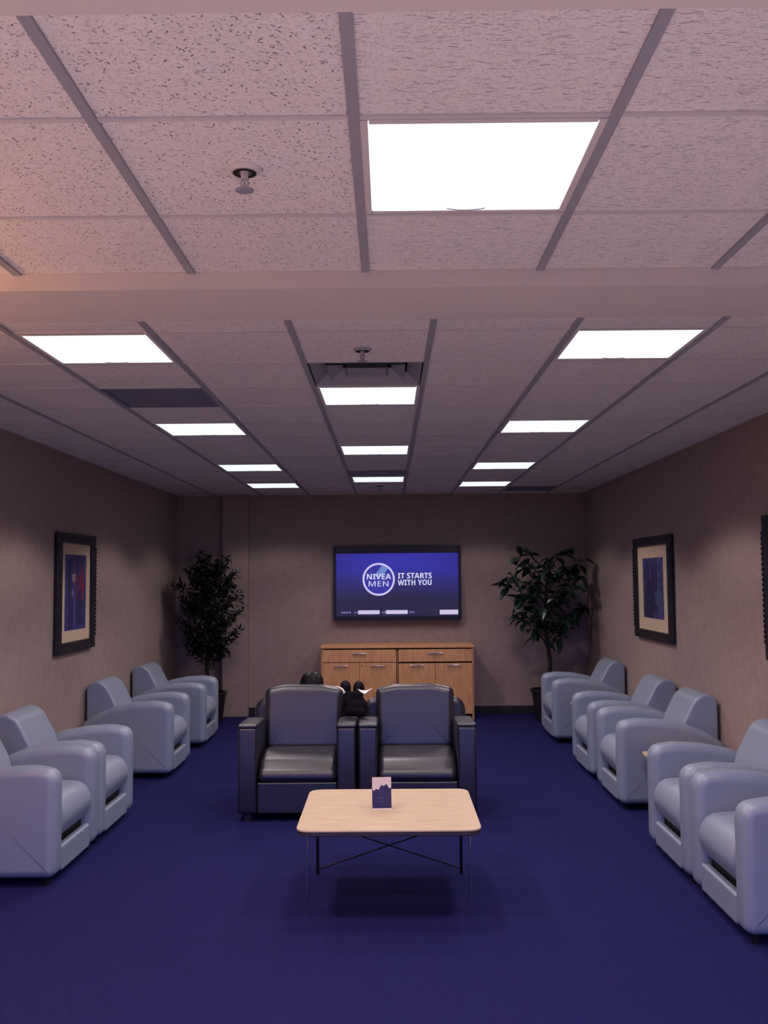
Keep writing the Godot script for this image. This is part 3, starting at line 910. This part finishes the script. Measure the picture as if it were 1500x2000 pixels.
func build_plants() -> void:
	var rng := RandomNumberGenerator.new()
	rng.seed = 11
	# leafy tree in the right corner: broad single leaves
	var o := thing("potted_tree", P(1.90, 0, 11.78), 0.0, "broad-leaved potted tree in the far right corner", "plant")
	plant_stand(o)
	var st := stool()
	tube(st, [Vector3(0, 0.3, 0), Vector3(0.03, 0.7, 0.01), Vector3(-0.02, 1.1, 0), Vector3(0.0, 1.55, 0.0), Vector3(0.02, 1.9, 0)], [0.03, 0.026, 0.024, 0.018, 0.008], 9)
	part("trunk", st.commit(), M.bark, o)
	var tips := []
	for i in 26:
		var an := i * 2.399
		var y := 1.05 + 0.95 * (i / 25.0)
		var reach := 0.58 * sqrt(clampf(1.0 - pow((y - 1.62) / 0.62, 2), 0.08, 1)) * rng.randf_range(0.75, 1.05)
		var tip := Vector3(cos(an) * reach * 1.0, y + rng.randf_range(0.0, 0.12), sin(an) * reach * 0.75)
		var root := Vector3(0, y - 0.22, 0)
		var b := stool()
		tube(b, [root, root.lerp(tip, 0.5) + Vector3(0, 0.05, 0), tip], [0.009, 0.006, 0.003], 6)
		part("branch", b.commit(), M.bark, o)
		tips.append([root, tip])
	var leaves := [leaf_mesh(0.17, 0.048, 0.25), leaf_mesh(0.14, 0.042, 0.45), leaf_mesh(0.20, 0.052, 0.35)]
	for i in 298:
		var b: Array = tips[i % tips.size()]
		var t := rng.randf_range(0.45, 1.0)
		var at: Vector3 = b[0].lerp(b[1], t) + Vector3(rng.randf_range(-0.03, 0.03), rng.randf_range(-0.02, 0.05), rng.randf_range(-0.03, 0.03))
		part("leaf", leaves[i % 3], M.leaf_green, o, at, Vector3(rng.randf_range(-0.5, 0.7), rng.randf_range(0, TAU), rng.randf_range(-0.6, 0.6)))
	# fine-leaved tree in the left corner
	o = thing("potted_tree", P(-2.17, 0, 11.72), 0.0, "fine-leaved dark potted tree in the far left corner", "plant")
	plant_stand(o)
	st = stool()
	tube(st, [Vector3(0, 0.3, 0), Vector3(-0.03, 0.7, 0.02), Vector3(0.02, 1.2, 0), Vector3(0.0, 1.95, 0.0)], [0.028, 0.024, 0.018, 0.006], 9)
	part("trunk", st.commit(), M.bark, o)
	var fol := stool()
	for i in 34:
		var an := i * 2.399 + 0.4
		var y := 0.75 + 1.1 * (i / 33.0)
		var reach := 0.40 * sqrt(clampf(1.0 - pow((y - 1.25) / 0.72, 2), 0.06, 1)) * rng.randf_range(0.75, 1.0)
		var tip := Vector3(cos(an) * reach, y + 0.16, sin(an) * reach)
		var root := Vector3(0, y - 0.1, 0)
		var b := stool()
		tube(b, [root, root.lerp(tip, 0.5) + Vector3(0, 0.04, 0), tip], [0.008, 0.005, 0.002], 6)
		part("branch", b.commit(), M.bark, o)
		for k in 120:
			var t := rng.randf_range(0.25, 1.05)
			var at := root.lerp(tip, t) + Vector3(rng.randf_range(-0.05, 0.05), rng.randf_range(-0.05, 0.05), rng.randf_range(-0.05, 0.05))
			var dir := Vector3(rng.randf_range(-1, 1), rng.randf_range(-0.6, 0.9), rng.randf_range(-1, 1)).normalized()
			var l := rng.randf_range(0.055, 0.10)
			var sd := dir.cross(Vector3(rng.randf_range(-1, 1), 1, rng.randf_range(-1, 1))).normalized() * 0.015
			var mid := at + dir * l * 0.5 + Vector3(0, 0.004, 0); var e := at + dir * l
			var n := sd.cross(dir).normalized()
			tri(fol, at, mid + sd, mid - sd, n, n, n); tri(fol, mid + sd, e, mid - sd, n, n, n)
	var fo := part("foliage", fol.commit(), M.leaf_dark, o)
	fo.set_meta("kind", "stuff")

# ------------------------------------------------------------------ person and clutter
func build_person() -> void:
	var o := thing("person", P(-0.60, 0, 8.34), 0.0, "person slouched facing the television, dark hair, white shirt, black shoes raised", "person")
	var q := func(x: float, y: float, d: float) -> Vector3: return Vector3(x + 0.60, y, -(d - 8.35))
	var head: Vector3 = q.call(-0.640, 0.842, 7.99)
	var face: Vector3 = q.call(-0.628, 0.80, 8.055)
	var neck: Vector3 = q.call(-0.625, 0.735, 8.03)
	var chest: Vector3 = q.call(-0.605, 0.64, 8.13)
	var belly: Vector3 = q.call(-0.59, 0.545, 8.28)
	var hip: Vector3 = q.call(-0.575, 0.50, 8.42)
	var sl: Vector3 = q.call(-0.79, 0.70, 8.07); var sr: Vector3 = q.call(-0.44, 0.765, 8.04)
	var el: Vector3 = q.call(-0.86, 0.58, 8.30); var er: Vector3 = q.call(-0.36, 0.60, 8.25)
	var wl: Vector3 = q.call(-0.70, 0.64, 8.45); var wr: Vector3 = q.call(-0.47, 0.64, 8.45)
	var hl: Vector3 = hip + Vector3(-0.09, -0.01, 0); var hr: Vector3 = hip + Vector3(0.09, 0.0, 0)
	var kl: Vector3 = q.call(-0.56, 0.60, 8.78); var kr: Vector3 = q.call(-0.40, 0.60, 8.80)
	var al: Vector3 = q.call(-0.415, 0.575, 9.13); var ar: Vector3 = q.call(-0.300, 0.565, 9.15)
	var body := [[head, face, 0.092, 0.066], [head, q.call(-0.63, 0.90, 8.02), 0.088, 0.062], [head, neck, 0.06, 0.055], [neck, chest, 0.056, 0.09], [chest, belly, 0.115, 0.115], [belly, hip, 0.115, 0.12],
		[neck, sl, 0.06, 0.055], [neck, sr, 0.06, 0.055], [sl, el, 0.05, 0.04], [el, wl, 0.04, 0.028], [sr, er, 0.05, 0.04], [er, wr, 0.04, 0.028],
		[hl, kl, 0.085, 0.058], [kl, al, 0.055, 0.036], [hr, kr, 0.085, 0.058], [kr, ar, 0.055, 0.036],
		# nose and ears
		[face + Vector3(0.004, 0.005, -0.062), face + Vector3(0.006, -0.018, -0.078), 0.010, 0.013], [head + Vector3(-0.093, -0.012, -0.005), head + Vector3(-0.095, 0.018, 0.004), 0.012, 0.013], [head + Vector3(0.093, -0.012, -0.005), head + Vector3(0.095, 0.018, 0.004), 0.012, 0.013]]
	# hands clasped over the belly: palm and five fingers each
	for hnd in [[wl, 1.0], [wr, -1.0]]:
		var w: Vector3 = hnd[0]; var s: float = hnd[1]
		var palm: Vector3 = w + Vector3(s * 0.055, 0.005, -0.035)
		body.append([w, palm, 0.026, 0.03])
		for f in 4:
			var k0: Vector3 = palm + Vector3(s * 0.02, 0.012 - f * 0.003, -0.026 + f * 0.018)
			var len := [0.045, 0.052, 0.048, 0.036][f] as float
			var k1 := k0 + Vector3(s * len, -0.004, -0.004); var k2 := k1 + Vector3(s * len * 0.55, -0.022, 0.0)
			body.append([k0, k1, 0.0095, 0.0088]); body.append([k1, k2, 0.0088, 0.0075])
		var th0: Vector3 = w + Vector3(s * 0.03, 0.018, 0.018)
		body.append([th0, th0 + Vector3(s * 0.035, 0.016, 0.012), 0.012, 0.010])
		body.append([th0 + Vector3(s * 0.035, 0.016, 0.012), th0 + Vector3(s * 0.062, 0.008, 0.004), 0.010, 0.008])
	part("body", flesh(body, 0.0105, 0.016), M.skin, o)
	part("hair", flesh([[head + Vector3(0, 0.012, 0.012), head + Vector3(0, 0.03, 0.0), 0.096, 0.092], [head + Vector3(-0.012, 0.045, -0.03), head + Vector3(0.015, 0.045, -0.03), 0.072, 0.072], [head + Vector3(0, -0.04, 0.03), head + Vector3(0, 0.0, 0.02), 0.072, 0.088]], 0.010, 0.03), M.hair, o)
	part("shirt", flesh([[neck, chest, 0.064, 0.12], [chest, belly, 0.135, 0.13], [belly, hip, 0.13, 0.13], [neck, sl, 0.066, 0.075], [neck, sr, 0.066, 0.072], [sl, el, 0.068, 0.055], [el, wl + (el - wl) * 0.12, 0.055, 0.038], [sr, er, 0.066, 0.055], [er, wr + (er - wr) * 0.12, 0.055, 0.038]], 0.014, 0.035), M.shirt, o)
	part("trousers", flesh([[hip + Vector3(-0.04, 0, 0), hip + Vector3(0.04, 0, 0), 0.135, 0.135], [hl, kl, 0.10, 0.072], [kl, al, 0.07, 0.055], [hr, kr, 0.10, 0.072], [kr, ar, 0.07, 0.055]], 0.014, 0.03), M.trousers, o)
	for a in [[al, -0.006], [ar, 0.004]]:
		var an: Vector3 = a[0]
		var heel := an + Vector3(0, -0.035, -0.03)
		var toe := an + Vector3(a[1], 0.185, -0.085)
		part("shoe", flesh([[heel, heel + Vector3(0, 0.06, -0.02), 0.042, 0.045], [heel + Vector3(0, 0.05, -0.02), toe + Vector3(0, -0.05, 0.01), 0.044, 0.050], [toe + Vector3(0, -0.06, 0.01), toe + Vector3(0, -0.032, 0), 0.050, 0.040], [an + Vector3(0, -0.01, 0.0), heel + Vector3(0, 0.03, 0), 0.04, 0.04]], 0.009, 0.015), M.shoe, o)
	# low table that carries the heels
	var t := thing("low_table", P(-0.36, 0, 9.21), 0.0, "low cream table under the resting person's black shoes", "table")
	part("table_top", rounded_top(0.40, 0.40, 0.02, 0.04), M.maple, t, Vector3(0, 0.478, 0), Vector3(0, 0, PI / 2))
	for s in [-1, 1]:
		for z in [-1, 1]:
			part("leg", rod(Vector3(s * 0.17, 0, z * 0.17), Vector3(s * 0.17, 0.468, z * 0.17), 0.012, 10), M.dark_steel, t)

func build_jacket() -> void:
	var o := thing("jacket", P(-0.264, 0.688, 7.44), 0.0, "black jacket heaped over the inner arms of the two leather chairs", "jacket")
	part("cloth", flesh([[Vector3(-0.045, 0.065, 0.0), Vector3(0.035, 0.06, 0.03), 0.058, 0.055], [Vector3(-0.05, 0.13, -0.02), Vector3(0.0, 0.125, -0.02), 0.05, 0.05], [Vector3(0.0, 0.12, -0.02), Vector3(0.05, 0.08, 0.0), 0.05, 0.04], [Vector3(-0.05, 0.035, 0.07), Vector3(0.03, 0.033, 0.08), 0.033, 0.033], [Vector3(0.04, 0.06, -0.02), Vector3(0.052, 0.035, 0.05), 0.035, 0.033], [Vector3(-0.02, 0.09, 0.05), Vector3(0.04, 0.05, 0.06), 0.026, 0.02], [Vector3(-0.06, 0.11, 0.03), Vector3(-0.03, 0.05, 0.08), 0.028, 0.024]], 0.0095, 0.022), M.jacket_cloth, o)
	part("sleeve", flesh([[Vector3(0.01, 0.032, 0.08), Vector3(0.05, 0.03, 0.10), 0.03, 0.028], [Vector3(0.05, 0.03, 0.10), Vector3(0.06, 0.028, 0.05), 0.028, 0.026]], 0.009, 0.02), M.jacket_cloth, o)
	var p := thing("folded_paper", P(-0.205, 0.842, 7.515), 0.35, "crumpled white paper lying on the black jacket", "paper")
	var st := stool()
	# a sheet folded once, both leaves bent
	var rows := []
	for i in 9:
		var t := i / 8.0
		var row := []
		for j in 5:
			var s := j / 4.0
			row.append(Vector3(lerpf(-0.05, 0.055, t), 0.012 + 0.035 * absf(t - 0.45) + 0.010 * sin(s * 3.0 + t * 5.0), lerpf(-0.05, 0.05, s)))
		rows.append(row)
	for i in 8:
		for j in 4:
			var a: Vector3 = rows[i][j]; var b: Vector3 = rows[i + 1][j]; var c: Vector3 = rows[i + 1][j + 1]; var d: Vector3 = rows[i][j + 1]
			var n := (d - a).cross(b - a).normalized()
			tri(st, a, b, c, n, n, n); tri(st, a, c, d, n, n, n)
			var e := Vector3(0, -0.006, 0)
			tri(st, a + e, b + e, c + e, -n, -n, -n); tri(st, a + e, c + e, d + e, -n, -n, -n)
	part("sheet", st.commit(), M.paper, p)

func build_sconce() -> void:
	# warm wall lamp just outside the left edge of the near bay
	var o := thing("wall_sconce", P(WL, 2.20, 2.75), PI / 2, "warm brass wall lamp on the left wall near the camera", "lamp")
	part("back_plate", lathe([Vector2(0.0, 0.02), Vector2(0.05, 0.018), Vector2(0.06, 0.0)], 24), M.brass, o, Vector3.ZERO, Vector3(PI / 2, 0, 0))
	part("arm", rod(Vector3(0, 0, 0.01), Vector3(0, 0.03, 0.14), 0.009), M.brass, o)
	part("shade", lathe([Vector2(0.04, 0.0), Vector2(0.10, 0.12), Vector2(0.102, 0.12), Vector2(0.042, -0.003)], 28), M.brass, o, Vector3(0, 0.04, 0.14))
	var b := SphereMesh.new()
	b.radius = 0.035; b.height = 0.07
	part("bulb", b, M.lamp_glow, o, Vector3(0, 0.11, 0.14))
	var l := OmniLight3D.new()
	l.name = "lamp"
	l.light_color = Color(1.0, 0.70, 0.42)
	l.light_energy = 6.0
	l.omni_range = 30.0
	l.omni_attenuation = 2.0
	l.light_size = 0.035
	l.shadow_enabled = true
	o.add_child(l)
	l.position = Vector3(0, 0.11, 0.14)

# ------------------------------------------------------------------ scene
func _ready() -> void:
	var cam := Camera3D.new()
	cam.name = "camera"
	add_child(cam)
	cam.fov = 55.70
	cam.near = 0.05
	cam.far = 100.0
	var pitch := 0.0673979; var roll := -0.00802641; var yaw := -0.00487795
	var r0 := Vector3(cos(yaw), 0, sin(yaw)); var u0 := Vector3(-sin(pitch) * sin(yaw), cos(pitch), sin(pitch) * cos(yaw))
	var fw := Vector3(cos(pitch) * sin(yaw), sin(pitch), -cos(pitch) * cos(yaw))
	cam.transform = Transform3D(Basis(r0 * cos(roll) + u0 * sin(roll), u0 * cos(roll) - r0 * sin(roll), -fw), Vector3(0, CAM_Y, 0))
	cam.current = true

	var sky_mat := ProceduralSkyMaterial.new()  # unseen blue sky, tuned as cool fill through the added window
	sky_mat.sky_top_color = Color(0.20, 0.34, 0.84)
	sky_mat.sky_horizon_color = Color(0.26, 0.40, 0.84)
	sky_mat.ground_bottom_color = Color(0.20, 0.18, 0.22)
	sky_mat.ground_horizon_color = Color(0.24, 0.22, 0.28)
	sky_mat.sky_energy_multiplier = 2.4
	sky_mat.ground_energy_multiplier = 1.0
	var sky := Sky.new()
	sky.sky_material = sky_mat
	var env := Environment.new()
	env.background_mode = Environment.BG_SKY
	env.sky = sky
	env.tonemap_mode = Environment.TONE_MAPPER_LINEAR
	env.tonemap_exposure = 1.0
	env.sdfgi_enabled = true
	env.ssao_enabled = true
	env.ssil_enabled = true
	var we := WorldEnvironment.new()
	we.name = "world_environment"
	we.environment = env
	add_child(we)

	make_materials()
	build_shell()
	build_ceiling()

	var along := ["nearest", "second", "third", "farthest"]
	var rows := [0, 4, 8, 11]
	for i in 4:
		ceiling_light(FX - 1.5 * T, FD + (rows[i] + 0.5) * T, "lit ceiling panel in the left row, %s of four" % along[i], [1.25, 1.1, 0.8, 0.45][i])
		ceiling_light(FX + 2.5 * T, FD + (rows[i] + 0.5) * T, "lit ceiling panel in the right row, %s of four" % along[i], [1.25, 1.1, 0.8, 0.45][i])
	for i in 3:
		ceiling_light(FX + 0.5 * T, FD + (4 * i + 2.5) * T, "lit ceiling panel in the middle row, %s of three" % ["nearest", "second", "farthest"][i], [0.9, 0.85, 0.85][i])
	ceiling_light(NX + 0.5 * T, ND + 0.5 * T, "largest lit ceiling panel, in the bay nearest the camera")
	# unseen panels added behind the camera to light the pale bounce floor
	for i in 3:
		for j in 3:
			ceiling_light(NX + (3 * j - 2.5) * T, ND - (2 * i + 2.5) * T, "added unseen ceiling panel behind the camera, %s row, %s across" % [["first", "second", "third"][i], ["leftmost", "middle", "rightmost"][j]])

	build_chairs()
	build_coffee_table()
	build_sideboard()
	build_tv()
	build_pictures()
	build_plants()
	side_table(6.87, "small cream table between the second and third armchairs on the right")
	side_table(9.66, "small cream table before the farthest armchair on the right")
	build_person()
	build_jacket()
	build_tent_card()
	diffuser(FX + 0.5 * T, FD + 1.5 * T, "square air diffuser before the nearest panel of the middle row")
	diffuser(FX + 0.5 * T, FD + 9.5 * T, "square air diffuser before the farthest panel of the middle row")
	grille(FX - 1.5 * T, FD + 2.5 * T, "dark blue-grey return grille between panels of the left row")
	grille(FX + 3.5 * T, FD + 12.5 * T, "dark return grille in the far right corner of the ceiling")
	sprinkler(-0.37, 2.471, "white fire sprinkler in the ceiling bay nearest the camera", M.white_steel)
	sprinkler(-0.117, 4.49, "fire sprinkler before the middle air diffuser", M.grey_steel)
	sprinkler(-0.10, 11.28, "tiny fire sprinkler near the far wall", M.grey_steel)
	build_sconce()
